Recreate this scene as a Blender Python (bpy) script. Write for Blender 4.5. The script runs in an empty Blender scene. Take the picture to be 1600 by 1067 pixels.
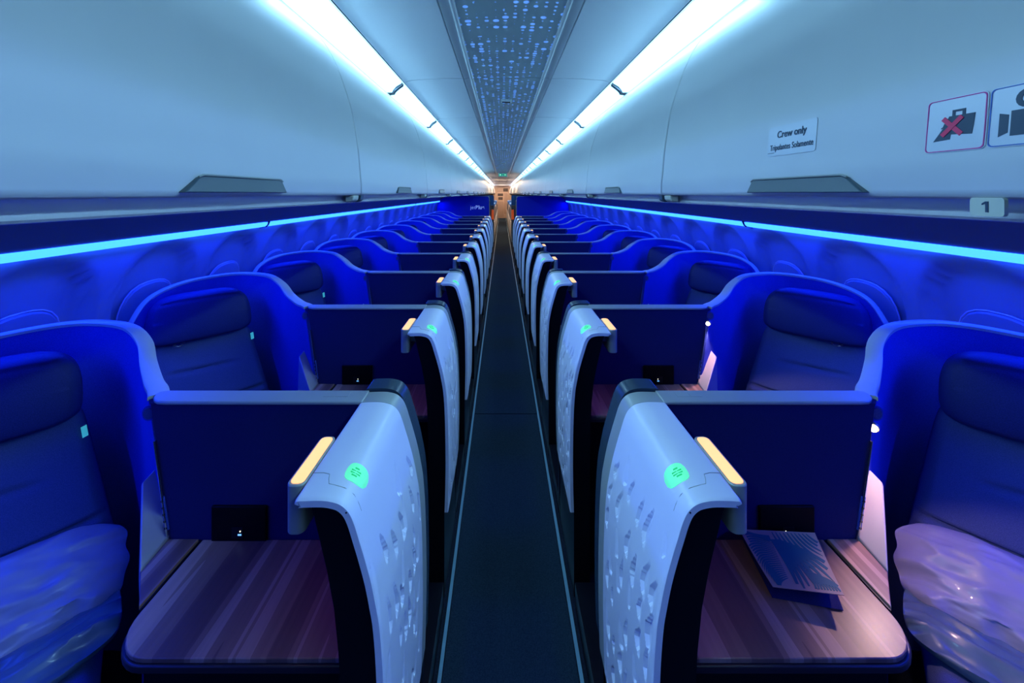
import bpy, bmesh, math, random
from mathutils import Vector, Matrix, noise

SC = bpy.context.scene
COL = SC.collection
random.seed(7)

# ------------------------------------------------------------------ camera, world, exposure
F = 600.0                                   # focal length in pixels of the 1600 px wide frame
CX, CH = -0.03, 1.65
cam_d = bpy.data.cameras.new('camera')
cam = bpy.data.objects.new('camera', cam_d)
COL.objects.link(cam)
cam.location = (CX, 0, CH)
cam.rotation_euler = (math.radians(90), 0, 0)
cam_d.sensor_fit = 'HORIZONTAL'
cam_d.sensor_width = 36
cam_d.lens = 36 * F / 1600
cam_d.shift_x = 16 / 1600
cam_d.shift_y = -231.5 / 1600
cam_d.clip_start = 0.02
cam_d.clip_end = 100
SC.camera = cam

w = bpy.data.worlds.new('world')
SC.world = w
w.use_nodes = True
w.node_tree.nodes['Background'].inputs[0].default_value = (0.02, 0.05, 0.16, 1)
w.node_tree.nodes['Background'].inputs[1].default_value = 0.25

SC.view_settings.view_transform = 'Standard'
SC.view_settings.look = 'None'
SC.view_settings.gamma = 1
SC.view_settings.use_curve_mapping = False
SC.view_settings.exposure = 0.0

CEIL_E = (0.42, 0.90, 1.35)     # cove tubes above the bins
CEIL_K = 2.0
WALL_E = (0.012, 0.085, 1.0)     # mood light along the side wall
WALL_K = 9.0
ECON_E = (1.0, 0.95, 1.15)


# the tubes behind the cove lenses throw their light down and across the aisle
for s in (-1, 1):
    for y0, y1 in ((-1.1, 2.0), (2.0, 6.0), (6.0, 11.0)):
        ld = bpy.data.lights.new('cove_tube', 'AREA')
        ld.shape = 'RECTANGLE'
        ld.size = .05
        ld.size_y = y1 - y0
        ld.energy = 4.1 * (y1 - y0)
        ld.color = (.30, .66, 1.0)
        ld.spread = math.radians(125)
        lo = bpy.data.objects.new('cove_tube', ld)
        COL.objects.link(lo)
        lo.location = (s * .590, (y0 + y1) / 2, 2.222)
        d = Vector((-s * .50, 0, -.86))
        lo.rotation_euler = (math.atan2(0, 1), 0, 0)
        z = -d.normalized()
        yv = Vector((0, 1, 0))
        xv = yv.cross(z)
        lo.rotation_euler = Matrix((xv, yv, z)).transposed().to_euler()

# blue LEDs behind the mood light lenses, thrown down the side wall and over the seats
for s in (-1, 1):
    for y0, y1 in ((-1.1, 2.0), (2.0, 6.0), (6.0, 10.1)):
        ld = bpy.data.lights.new('mood_led', 'AREA')
        ld.shape = 'RECTANGLE'
        ld.size = .03
        ld.size_y = y1 - y0
        ld.energy = 6.5 * (y1 - y0)
        ld.color = (.0025, .017, 1.0)
        ld.spread = math.radians(165)
        lo = bpy.data.objects.new('mood_led', ld)
        COL.objects.link(lo)
        lo.location = (s * 1.664, (y0 + y1) / 2, 1.419)
        z = -Vector((-s * .42, 0, -.91)).normalized()
        yv = Vector((0, 1, 0))
        lo.rotation_euler = Matrix((yv.cross(z), yv, z)).transposed().to_euler()


# ------------------------------------------------------------------ materials
def mat(name, col, rough=0.5, metal=0.0, emit=None, ek=1.0, coat=0.0, spec=None):
    m = bpy.data.materials.new(name)
    m.use_nodes = True
    b = m.node_tree.nodes['Principled BSDF']
    b.inputs['Base Color'].default_value = (*col, 1)
    b.inputs['Roughness'].default_value = rough
    b.inputs['Metallic'].default_value = metal
    b.inputs['Coat Weight'].default_value = coat
    if spec is not None:
        b.inputs['Specular IOR Level'].default_value = spec
    if emit:
        b.inputs['Emission Color'].default_value = (*emit, 1)
        b.inputs['Emission Strength'].default_value = ek
    return m


def N(m, t, **kw):
    n = m.node_tree.nodes.new(t)
    for k, v in kw.items():
        setattr(n, k, v)
    return n


def L(m, a, b):
    m.node_tree.links.new(a, b)


def noise_col(m, c1, c2, scale, stretch=(1, 1, 1), bump=0.0, detail=4, bscale=None, lo=0.35, hi=0.65):
    """mix two colours by object space noise, with an optional bump"""
    b = m.node_tree.nodes['Principled BSDF']
    tc = N(m, 'ShaderNodeTexCoord')
    mp = N(m, 'ShaderNodeMapping')
    mp.inputs['Scale'].default_value = stretch
    L(m, tc.outputs['Object'], mp.inputs[0])
    nz = N(m, 'ShaderNodeTexNoise')
    nz.inputs['Scale'].default_value = scale
    nz.inputs['Detail'].default_value = detail
    L(m, mp.outputs[0], nz.inputs['Vector'])
    cr = N(m, 'ShaderNodeValToRGB')
    cr.color_ramp.elements[0].position = lo
    cr.color_ramp.elements[1].position = hi
    cr.color_ramp.elements[0].color = (*c1, 1)
    cr.color_ramp.elements[1].color = (*c2, 1)
    L(m, nz.outputs[0], cr.inputs[0])
    L(m, cr.outputs[0], b.inputs['Base Color'])
    if bump:
        bn = N(m, 'ShaderNodeBump')
        bn.inputs['Strength'].default_value = bump
        bn.inputs['Distance'].default_value = 0.002
        src = nz.outputs[0]
        if bscale:
            n2 = N(m, 'ShaderNodeTexNoise')
            n2.inputs['Scale'].default_value = bscale
            L(m, mp.outputs[0], n2.inputs['Vector'])
            src = n2.outputs[0]
        L(m, src, bn.inputs['Height'])
        L(m, bn.outputs[0], b.inputs['Normal'])
    return m


M = {}
M['white'] = mat('white_shell_plastic', (.74, .74, .78), .28)
M['bin'] = noise_col(mat('bin_plastic', (.7, .7, .7), .33), (.52, .54, .52), (.55, .57, .55), 3)
M['ceil'] = mat('ceiling_plastic', (.78, .83, .88), .45)
M['trim'] = mat('ceiling_trim', (.55, .60, .64), .3)
M['rail'] = mat('grey_rail_metal', (.40, .42, .36), .36, .2)
M['rim'] = mat('shell_rim_plastic', (.56, .58, .42), .38)
M['black'] = mat('gloss_black', (.004, .005, .008), .3, spec=.25)
M['darkdoor'] = mat('dark_teal_plastic', (.03, .055, .07), .25)
M['navy'] = noise_col(mat('navy_partition_cloth', (.01, .01, .1), .9, spec=.15), (.010, .014, .085), (.016, .021, .12), 700, bump=.25)
M['shell'] = noise_col(mat('blue_felt', (.03, .06, .4), .95, spec=.1), (.030, .060, .36), (.05, .085, .50), 420, bump=.5)
M['seat'] = noise_col(mat('grey_blue_seat_cloth', (.1, .12, .3), .9, spec=.15), (.050, .075, .21), (.075, .105, .27), 500, bump=.4)
M['head'] = noise_col(mat('dark_headrest_leather', (.03, .035, .1), .6, spec=.2), (.012, .020, .11), (.018, .028, .15), 400, bump=.3)
M['arm'] = mat('lavender_armrest_plastic', (.36, .34, .46), .5)
M['side'] = noise_col(mat('sidewall_plastic', (.6, .6, .65), .5), (.40, .44, .50), (.45, .49, .55), 2)
M['bezel'] = mat('window_bezel', (.36, .39, .46), .5)
M['shade'] = mat('window_shade', (.38, .41, .48), .6)
M['ring'] = mat('window_rim', (.97, .97, .97), .2)
M['silver'] = mat('service_unit_silver', (.80, .82, .84), .27, .75)
M['rib'] = mat('cove_rib', (.05, .07, .09), .5)
M['valance'] = mat('valance_panel', (.20, .22, .28), .5)
M['carpet'] = noise_col(mat('aisle_carpet', (.02, .04, .05), .95, spec=.1), (.012, .024, .042), (.022, .042, .064), 260, bump=.7)
M['carpet_side'] = noise_col(mat('dark_side_carpet', (.01, .015, .03), .95, spec=.1), (.008, .012, .022), (.016, .022, .04), 200, bump=.5)
M['strip'] = mat('floor_strip', (.16, .32, .40), .5)
M['socket'] = mat('socket_black', (.003, .003, .004), .5, spec=.1)
M['metal'] = mat('bright_metal', (.7, .7, .7), .2, 1.0)
M['handle'] = mat('bin_latch_grey', (.05, .085, .10), .35)
M['darkgap'] = mat('dark_gap', (.01, .012, .02), .6)
M['lamp_glow'] = mat('amber_lens', (.9, .5, .2), .4, emit=(1.0, .46, .15), ek=1.35)
M['lamp_down'] = mat('amber_lens_below', (.9, .5, .2), .4, emit=(1.0, .30, .12), ek=5.0)
M['green'] = mat('green_lens', (.1, .5, .3), .4, emit=(.10, .78, .34), ek=.85)
M['greenmark'] = mat('green_mark', (.0, .25, .1), .4, emit=(.0, .50, .10), ek=.9)
M['tag'] = mat('mint_label_glow', (.25, .95, .75), .7, emit=(.05, .5, .35), ek=.5)  # glow added so the mint cloth stays bright under blue light
M['led_white'] = mat('led_white', (1, 1, .8), .4, emit=(1, .95, .6), ek=2.5)
M['led_blue'] = mat('led_blue', (.3, .6, 1), .4, emit=(.15, .45, 1), ek=1.5)
M['bulb'] = mat('reading_bulb', (1, .9, .8), .4, emit=(1, .72, .5), ek=14)
M['ceil_light'] = mat('cove_lens', (.8, .85, .9), .4, emit=CEIL_E, ek=CEIL_K)
M['econ_light'] = mat('cove_lens_warm', (.8, .85, .9), .4, emit=ECON_E, ek=4.5)
M['edge_light'] = mat('cove_edge', (.8, .85, .9), .4, emit=(.5, .9, 1.3), ek=1.1)
M['wall_light'] = mat('mood_lens', (.3, .5, .9), .4, emit=WALL_E, ek=WALL_K)
M['ink'] = mat('dark_ink', (.02, .05, .08), .5)
M['red'] = mat('red_ink', (.75, .02, .10), .5)
M['pinkline'] = mat('magenta_ink', (.55, .03, .22), .5)
M['blueline'] = mat('blue_ink', (.03, .12, .40), .5)
M['sticker'] = mat('sticker_film', (.57, .61, .62), .25)
M['logo'] = mat('logo_white_glow', (.75, .8, .9), .5, emit=(.3, .4, .7), ek=.25)  # faint glow put into the lettering colour, which is no lamp
M['bulkhead'] = noise_col(mat('bulkhead_cloth', (.01, .015, .3), .8, spec=.15), (.014, .022, .34), (.02, .03, .40), 90)
M['paper'] = mat('booklet_paper', (.36, .26, .24), .6)
M['palm'] = mat('booklet_palm_print', (.012, .10, .17), .6)
M['pillow'] = noise_col(mat('pillow_in_plastic', (.3, .32, .5), .42, coat=.15), (.30, .30, .42), (.38, .38, .50), 5, bump=.3, bscale=16)
M['blanket'] = noise_col(mat('blanket_in_plastic', (.1, .16, .2), .4, coat=.2), (.07, .12, .16), (.14, .21, .25), 9, bump=.6, bscale=24)
M['exit'] = mat('exit_green', (.0, .3, .15), .4, emit=(.0, .35, .16), ek=.7)
M['exit_white'] = mat('exit_white', (.8, .9, .85), .4, emit=(.6, .9, .7), ek=.7)
M['beige'] = mat('galley_beige', (.62, .42, .30), .5)
M['beige2'] = mat('galley_door_beige', (.50, .33, .24), .45)
M['brown'] = mat('galley_recess_brown', (.08, .05, .04), .5)
M['econ_seat'] = mat('economy_seat_grey', (.26, .22, .21), .7)
M['econ_blue'] = mat('economy_headrest_blue', (.06, .22, .62), .7)
M['orange'] = mat('orange_glow_patch', (.85, .16, .05), .5, emit=(.9, .12, .03), ek=.35)  # own glow imitates a small orange light
M['cream'] = mat('cream_armrest', (.75, .68, .60), .35)
M['lit_ceil'] = mat('rear_ceiling', (.66, .64, .66), .4)


def wood(name, c1, c2, c3):
    m = mat(name, c1, .38)
    b = m.node_tree.nodes['Principled BSDF']
    tc = N(m, 'ShaderNodeTexCoord')
    mp = N(m, 'ShaderNodeMapping')
    mp.inputs['Scale'].default_value = (10, .35, 1)
    L(m, tc.outputs['Object'], mp.inputs[0])
    n1 = N(m, 'ShaderNodeTexNoise')
    n1.inputs['Scale'].default_value = 1.0
    n1.inputs['Detail'].default_value = 2
    L(m, mp.outputs[0], n1.inputs['Vector'])
    mp2 = N(m, 'ShaderNodeMapping')
    mp2.inputs['Scale'].default_value = (90, 3, 1)
    L(m, tc.outputs['Object'], mp2.inputs[0])
    n2 = N(m, 'ShaderNodeTexNoise')
    n2.inputs['Scale'].default_value = 1.0
    n2.inputs['Detail'].default_value = 5
    L(m, mp2.outputs[0], n2.inputs['Vector'])
    cr = N(m, 'ShaderNodeValToRGB')
    cr.color_ramp.interpolation = 'CONSTANT'
    e = cr.color_ramp.elements
    e[0].position, e[0].color = 0, (*c1, 1)
    e[1].position, e[1].color = .44, (*c2, 1)
    x = e.new(.52); x.color = (*c3, 1)
    x = e.new(.57); x.color = (*c2, 1)
    x = e.new(.66); x.color = (*c1, 1)
    L(m, n1.outputs[0], cr.inputs[0])
    mx = N(m, 'ShaderNodeMixRGB', blend_type='MULTIPLY')
    mx.inputs[0].default_value = .75
    cr2 = N(m, 'ShaderNodeValToRGB')
    cr2.color_ramp.elements[0].position = .3
    cr2.color_ramp.elements[0].color = (.72, .72, .72, 1)
    cr2.color_ramp.elements[1].position = .7
    cr2.color_ramp.elements[1].color = (1, 1, 1, 1)
    L(m, n2.outputs[0], cr2.inputs[0])
    L(m, cr.outputs[0], mx.inputs[1])
    L(m, cr2.outputs[0], mx.inputs[2])
    L(m, mx.outputs[0], b.inputs['Base Color'])
    return m


M['wood'] = wood('walnut_laminate', (.17, .085, .075), (.26, .14, .115), (.42, .25, .21))
M['edge'] = mat('table_edge', (.025, .018, .025), .4)


def starry(name):
    """perforated ceiling panel: rows of round backlit dots of several sizes"""
    m = mat(name, (.10, .15, .20), .4)
    b = m.node_tree.nodes['Principled BSDF']
    tc = N(m, 'ShaderNodeTexCoord')
    sx = N(m, 'ShaderNodeSeparateXYZ')
    L(m, tc.outputs['Object'], sx.inputs[0])
    S = 0.0340

    def math_(op, a, bb=None):
        n = N(m, 'ShaderNodeMath', operation=op)
        for i, v in enumerate((a, bb)):
            if v is None:
                continue
            if isinstance(v, (int, float)):
                n.inputs[i].default_value = v
            else:
                L(m, v, n.inputs[i])
        return n.outputs[0]
    gx = math_('DIVIDE', sx.outputs[0], S)
    gy = math_('DIVIDE', sx.outputs[1], S * .8)
    fx, fy = math_('FLOOR', gx), math_('FLOOR', gy)
    dx = math_('MULTIPLY', math_('SUBTRACT', math_('SUBTRACT', gx, fx), .5), S)
    dy = math_('MULTIPLY', math_('SUBTRACT', math_('SUBTRACT', gy, fy), .5), S * .8)
    r = math_('SQRT', math_('ADD', math_('MULTIPLY', dx, dx), math_('MULTIPLY', dy, dy)))
    cv = N(m, 'ShaderNodeCombineXYZ')
    L(m, fx, cv.inputs[0]); L(m, fy, cv.inputs[1])
    wn = N(m, 'ShaderNodeTexWhiteNoise', noise_dimensions='2D')
    L(m, cv.outputs[0], wn.inputs['Vector'])
    rad = math_('MULTIPLY', math_('MULTIPLY', wn.outputs[0], wn.outputs[0]), .0108)
    rad = math_('ADD', rad, .0006)
    # clusters: some stretches have no dots
    nz = N(m, 'ShaderNodeTexNoise')
    nz.inputs['Scale'].default_value = 7
    L(m, tc.outputs['Object'], nz.inputs['Vector'])
    on = math_('GREATER_THAN', nz.outputs[0], .40)
    dot = math_('MULTIPLY', math_('LESS_THAN', r, rad), on)
    mx = N(m, 'ShaderNodeMixRGB')
    mx.inputs[1].default_value = (.36, .46, .50, 1)
    mx.inputs[2].default_value = (.2, .4, .9, 1)
    L(m, dot, mx.inputs[0])
    L(m, mx.outputs[0], b.inputs['Base Color'])
    em = N(m, 'ShaderNodeMath', operation='MULTIPLY')
    L(m, dot, em.inputs[0]); em.inputs[1].default_value = .75
    b.inputs['Emission Color'].default_value = (.12, .33, 1.0, 1)
    L(m, em.outputs[0], b.inputs['Emission Strength'])
    return m


M['starry'] = starry('perforated_ceiling')


# ------------------------------------------------------------------ mesh helpers
def link(name, bm, m, parent=None, off=(0, 0, 0), smooth=38, bevel=0, seg=2):
    bmesh.ops.recalc_face_normals(bm, faces=bm.faces)
    if any(off):
        bmesh.ops.translate(bm, verts=bm.verts, vec=(-off[0], -off[1], -off[2]))
    for f in bm.faces:
        f.smooth = True
    lim = math.radians(smooth)
    for e in bm.edges:
        if len(e.link_faces) == 2 and e.calc_face_angle(0) > lim:
            e.smooth = False
    me = bpy.data.meshes.new(name)
    bm.to_mesh(me)
    bm.free()
    o = bpy.data.objects.new(name, me)
    me.materials.append(m if not isinstance(m, str) else M[m])
    COL.objects.link(o)
    if parent is not None:
        o.parent = parent
    if bevel:
        bv = o.modifiers.new('bevel', 'BEVEL')
        bv.width = bevel
        bv.segments = seg
        bv.limit_method = 'ANGLE'
        bv.angle_limit = math.radians(38)
    return o


def new():
    return bmesh.new()


def loft(bm, rings, closed=True, caps=True):
    """rings: lists of points with the same count"""
    vs = [[bm.verts.new(p) for p in r] for r in rings]
    n = len(vs[0])
    for a, b in zip(vs[:-1], vs[1:]):
        for i in range(n if closed else n - 1):
            j = (i + 1) % n
            bm.faces.new((a[i], a[j], b[j], b[i]))
    if caps and closed:
        bm.faces.new(vs[0][::-1])
        bm.faces.new(vs[-1])
    return vs


def box(bm, x0, x1, y0, y1, z0, z1):
    loft(bm, [[(x0, y0, z0), (x1, y0, z0), (x1, y1, z0), (x0, y1, z0)],
              [(x0, y0, z1), (x1, y0, z1), (x1, y1, z1), (x0, y1, z1)]])


def catmull(pts, n):
    out = []
    P = [pts[0]] + list(pts) + [pts[-1]]
    for i in range(1, len(P) - 2):
        a, b, c, d = (Vector(P[i - 1]), Vector(P[i]), Vector(P[i + 1]), Vector(P[i + 2]))
        for k in range(n):
            t = k / n
            out.append(.5 * ((2 * b) + (c - a) * t + (2 * a - 5 * b + 4 * c - d) * t * t + (3 * b - a - 3 * c + d) * t ** 3))
    out.append(Vector(pts[-1]))
    return out


def prism_y(bm, prof, y0, y1, s=1):
    """closed (u, h) section pulled along the cabin"""
    loft(bm, [[(s * u, y0, h) for u, h in prof], [(s * u, y1, h) for u, h in prof]])


def prism_h(bm, plan, h0, h1, s=1):
    loft(bm, [[(s * u, y, h0) for u, y in plan], [(s * u, y, h1) for u, y in plan]])


def disc(bm, c, nrm, r, t=.002, n=20, sx=1):
    q = Vector(nrm).normalized().to_track_quat('Z', 'Y')
    rings = []
    for z in (0, t):
        rings.append([Vector(c) + q @ Vector((math.cos(a) * r * sx, math.sin(a) * r, z)) for a in
                      [2 * math.pi * i / n for i in range(n)]])
    loft(bm, rings)


def tube(bm, pts, r, n=8):
    rings = []
    pts = [Vector(p) for p in pts]
    for i, p in enumerate(pts):
        d = (pts[min(i + 1, len(pts) - 1)] - pts[max(i - 1, 0)]).normalized()
        q = d.to_track_quat('Z', 'Y')
        rings.append([p + q @ Vector((r * math.cos(2 * math.pi * k / n), r * math.sin(2 * math.pi * k / n), 0)) for k in range(n)])
    loft(bm, rings)


def superbox(bm, n, m, p, fn, q=3):
    """rounded cushion: unit cube n x m x q pushed to a p-norm ball, then placed by fn(a, t, v), all in -1..1"""
    import itertools
    verts = {}

    def V(a, t, v):
        k = (round(a, 5), round(t, 5), round(v, 5))
        if k not in verts:
            s = (abs(a) ** p + abs(t) ** p + abs(v) ** p) ** (1 / p)
            verts[k] = bm.verts.new(fn(a / s, t / s, v / s))
        return verts[k]
    A = [-1 + 2 * i / n for i in range(n + 1)]
    B = [-1 + 2 * i / q for i in range(q + 1)]
    Cc = [-1 + 2 * i / m for i in range(m + 1)]

    def quads(P, Q, f):
        for i in range(len(P) - 1):
            for j in range(len(Q) - 1):
                bm.faces.new([V(*f(P[i], Q[j])), V(*f(P[i + 1], Q[j])), V(*f(P[i + 1], Q[j + 1])), V(*f(P[i], Q[j + 1]))])
    for e in (-1, 1):
        quads(A, Cc, lambda a, c, e=e: (a, e, c))
        quads(A, B, lambda a, b, e=e: (a, b, e))
        quads(B, Cc, lambda b, c, e=e: (e, b, c))


def tagit(o, label, cat, group=None):
    o['label'] = label
    o['category'] = cat
    if group:
        o['group'] = group
    return o


def thing(name, loc, label, cat, group=None):
    o = bpy.data.objects.new(name, None)
    o.empty_display_size = .1
    COL.objects.link(o)
    o.location = loc
    return tagit(o, label, cat, group)


def struct(o):
    o['kind'] = 'structure'
    return o


def copy_tree(o, parent=None):
    c = o.copy()
    COL.objects.link(c)
    if parent is not None:
        c.parent = parent
    for ch in list(o.children):
        copy_tree(ch, c)
    return c


ORD = ['nearest', 'second', 'third', 'fourth', 'fifth', 'sixth', 'seventh', 'eighth', 'ninth', 'tenth', 'eleventh', 'twelfth',
       'thirteenth', 'fourteenth', 'fifteenth', 'sixteenth', 'seventeenth', 'eighteenth', 'nineteenth', 'twentieth',
       'twenty-first', 'twenty-second', 'twenty-third', 'twenty-fourth', 'twenty-fifth', 'twenty-sixth', 'twenty-seventh',
       'twenty-eighth', 'twenty-ninth', 'thirtieth']
SIDE = {-1: 'left', 1: 'right'}

PITCH = 0.84
Y0 = 1.03            # front face of the nearest partition
ROWS = 11
Y_START = -1.1
Y_BULK = 10.15
Y_END = 26.0

# ------------------------------------------------------------------ fuselage side walls
RW, HC = 1.835, 0.75


def wall_x(h):
    return math.sqrt(max(.01, RW * RW - (h - HC) ** 2))


WIN_Y0, WIN_P = 1.43, 0.533
WIN_N = 17


def build_sidewall(s, name):
    bm = new()
    y_a, y_b = Y_START, 10.5
    ny = int((y_b - y_a) / .0267)
    nh = 46
    rows = []
    for i in range(ny + 1):
        y = y_a + (y_b - y_a) * i / ny
        k = round((y - WIN_Y0) / WIN_P)
        dy = y - (WIN_Y0 + k * WIN_P)
        row = []
        for j in range(nh + 1):
            h = .02 + (1.50 - .02) * j / nh
            u = wall_x(h)
            dh = (h - 1.11) / .285
            r = (abs(dy / .215) ** 2.5 + abs(dh) ** 2.5) ** (1 / 2.5)
            t = min(1, max(0, (1.0 - r) / .11))
            t = t * t * (3 - 2 * t)
            row.append(bm.verts.new((s * (u + .045 * t), y, h)))
        rows.append(row)
    for a, b in zip(rows[:-1], rows[1:]):
        for j in range(nh):
            bm.faces.new((a[j], a[j + 1], b[j + 1], b[j]))
    struct(link(name, bm, 'side', smooth=60))
    bm = new()
    box(bm, *(sorted((s * 1.45, s * 1.86))), 10.5, Y_END, 0, 1.5)
    struct(link(name, bm, 'side'))


for s, nm in ((-1, 'wall_left'), (1, 'wall_right')):
    build_sidewall(s, nm)
    for k in range(-1, WIN_N):
        yc = WIN_Y0 + k * WIN_P - .01
        # blind with its bright rim
        bm = new()
        ring = []
        for i in range(28):
            a = 2 * math.pi * i / 28
            ca, sa = math.cos(a), math.sin(a)
            r = (abs(ca) ** 2.6 + abs(sa) ** 2.6) ** (-1 / 2.6)
            yy, hh = yc + .150 * r * ca, 1.035 + .172 * r * sa
            ring.append((yy, hh))
        loft(bm, [[(s * (wall_x(h) + .034), y, h) for y, h in ring], [(s * (wall_x(h) + .024), yc + (y - yc) * .93, 1.035 + (h - 1.035) * .93) for y, h in ring]], caps=True)
        win = struct(link('window_%d' % (k + 2 + (0 if s < 0 else WIN_N + 1)), bm, 'shade'))
        bm = new()
        pts = [(s * (wall_x(h) + .030), y, h) for y, h in ring]
        tube(bm, pts + [pts[0]], .0032, 6)
        link('window_rim', bm, 'ring', win)

# valance above the mood light
for s, nm in ((-1, 'trim_left'), (1, 'trim_right')):
    bm = new()
    prism_y(bm, [(1.655, 1.452), (1.640, 1.47), (1.60, 1.60), (1.56, 1.64), (1.90, 1.64), (1.90, 1.452)], Y_START, Y_END, s)
    struct(link(nm, bm, 'valance'))

# mood light segments
segs = [(Y_START, 2.665), (2.69, 7.25), (7.275, 10.1)]
for s in (-1, 1):
    for i, (a, b) in enumerate(segs):
        pos = ['nearest', 'middle', 'farthest'][i]
        t = thing('sidewall_light', (s * 1.68, (a + b) / 2, 1.42), 'long cyan mood light strip above the %s wall windows, %s segment' % (SIDE[s], pos), 'light strip',
                  'mood light strips along the side walls')
        off = (s * 1.68, (a + b) / 2, 1.42)
        bm = new()
        prism_y(bm, [(1.652, 1.450), (1.658, 1.432), (1.672, 1.420), (1.72, 1.412), (1.72, 1.450)], a, b, s)
        link('lens', bm, 'wall_light', t, off)
        bm = new()
        prism_y(bm, [(1.648, 1.455), (1.66, 1.428), (1.674, 1.414), (1.72, 1.408), (1.72, 1.455)], b, b + .022, s)
        link('end_cap', bm, 'darkgap', t, off)

# ------------------------------------------------------------------ floor
bm = new()
box(bm, -1.9, 1.9, Y_START, Y_END + .8, -.06, 0)
struct(link('floor', bm, 'carpet_side'))
bm = new()
box(bm, -.232, .232, Y_START, 2.86, 0, .006)
struct(link('floor_aisle_carpet', bm, 'carpet', bevel=.002))
bm = new()
box(bm, -.232, .232, 2.868, Y_END, 0, .006)
struct(link('floor_aisle_carpet_rear', bm, 'carpet', bevel=.002))
for s, nm in ((-1, 'trim_floor_left'), (1, 'trim_floor_right')):
    bm = new()
    box(bm, *sorted((s * .2345, s * .247)), Y_START, Y_END, 0, .007)
    struct(link(nm, bm, 'strip'))

# ------------------------------------------------------------------ ceiling
CP = 1.067
C0 = 2.09
side_prof = [(.555, 2.247), (.545, 2.258), (.52, 2.2645), (.45, 2.270), (.36, 2.274), (.242, 2.2755)]
n_c = int((Y_END - C0) / CP) + 1
k = -3
idx = 0
while C0 + CP * k < Y_END:
    a, b = C0 + CP * k + .004, min(C0 + CP * (k + 1) - .004, Y_END)
    rear = a > Y_BULK + .5
    for s in (-1, 1):
        bm = new()
        prism_y(bm, side_prof + [(.242, 2.30), (.56, 2.30)], a, b, s)
        struct(link('ceiling', bm, 'lit_ceil' if rear else 'ceil', bevel=.0015))
        bm = new()
        prism_y(bm, [(.236, 2.30), (.236, 2.271), (.226, 2.2715), (.215, 2.276), (.203, 2.276), (.196, 2.270), (.188, 2.270), (.184, 2.274), (.184, 2.30)], a, b, s)
        struct(link('ceiling_trim', bm, 'lit_ceil' if rear else 'trim'))
    bm = new()
    if rear:
        box(bm, -.184, .184, a, b, 2.277, 2.30)
    else:
        loft(bm, [[(x, y, 2.277 + .003 * math.cos(x / .184 * 1.57)) for x in [-.184 + .0368 * i for i in range(11)]] + [(.184, y, 2.30), (-.184, y, 2.30)] for y in (a - .002, b + .002)])
    struct(link('ceiling_centre', bm, 'lit_ceil' if rear else 'starry'))
    for s in (-1, 1):
        if k < -2:
            continue
        idx = k + 2
        nm_ = ORD[min(idx, 29)]
        lab = '%s glowing white ceiling cove light above the %s bins' % (nm_, SIDE[s])
        yc = (a + b) / 2
        off = (s * .60, yc, 2.2)
        t = thing('ceiling_cove_light', off, lab, 'light', 'white cove lights between ceiling and bins')
        bm = new()
        prism_y(bm, [(.652, 2.194), (.622, 2.194), (.616, 2.207), (.600, 2.226), (.572, 2.243), (.572, 2.26), (.652, 2.26)], a + .012, b - .012, s)
        link('lens', bm, 'econ_light' if a > 15 else 'ceil_light', t, off)
        bm = new()
        tube(bm, [(s * .5625, a, 2.2455), (s * .5625, b, 2.2455)], .0035, 6)
        link('edge_strip', bm, 'edge_light', t, off)
        bm = new()
        prism_y(bm, [(.652, 2.184), (.615, 2.188), (.608, 2.202), (.590, 2.218), (.566, 2.235), (.566, 2.262), (.652, 2.262)], b - .014, b + .014, s)
        link('end_rib', bm, 'rib', t, off)
    k += 1
bm = new()
box(bm, -.75, .75, Y_START, Y_END + .6, 2.302, 2.34)
struct(link('ceiling_backing', bm, 'darkgap'))
bm = new()
box(bm, -1.9, -.6, Y_START, Y_END + .6, 2.302, 2.34)
box(bm, .6, 1.9, Y_START, Y_END + .6, 2.302, 2.34)
struct(link('ceiling_outer', bm, 'darkgap'))

for i, (y, wd) in enumerate(((2.58, .036), (5.47, .045), (7.9, .05))):
    off = (0.0, y, 2.27)
    t = thing('ceiling_sensor', off, 'small rectangular fitting in the dotted ceiling panel, %s one' % ORD[i], 'fitting', 'small fittings in the dotted ceiling')
    bm = new(); box(bm, -wd, wd, y - .022, y + .022, 2.262, 2.2775); link('frame', bm, 'trim', t, off, bevel=.004)
    bm = new(); box(bm, -wd * .75, wd * .75, y - .012, y + .012, 2.2605, 2.264); link('recess', bm, 'darkgap', t, off)

# ------------------------------------------------------------------ overhead bins
BIN = [(.467, 1.650), (.4675, 1.68), (.471, 1.714), (.4765, 1.78), (.487, 1.853), (.499, 1.915), (.517, 1.973), (.539, 2.035), (.567, 2.093), (.600, 2.141), (.640, 2.186)]
BC = [(p.x, p.y) for p in catmull([(u, h, 0) for u, h in BIN], 5)]


def bin_u(h):
    for (u0, h0), (u1, h1) in zip(BC[:-1], BC[1:]):
        if h0 <= h <= h1:
            return u0 + (u1 - u0) * (h - h0) / max(1e-6, h1 - h0)
    return BC[-1][0] if h > BC[-1][1] else BC[0][0]


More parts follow.
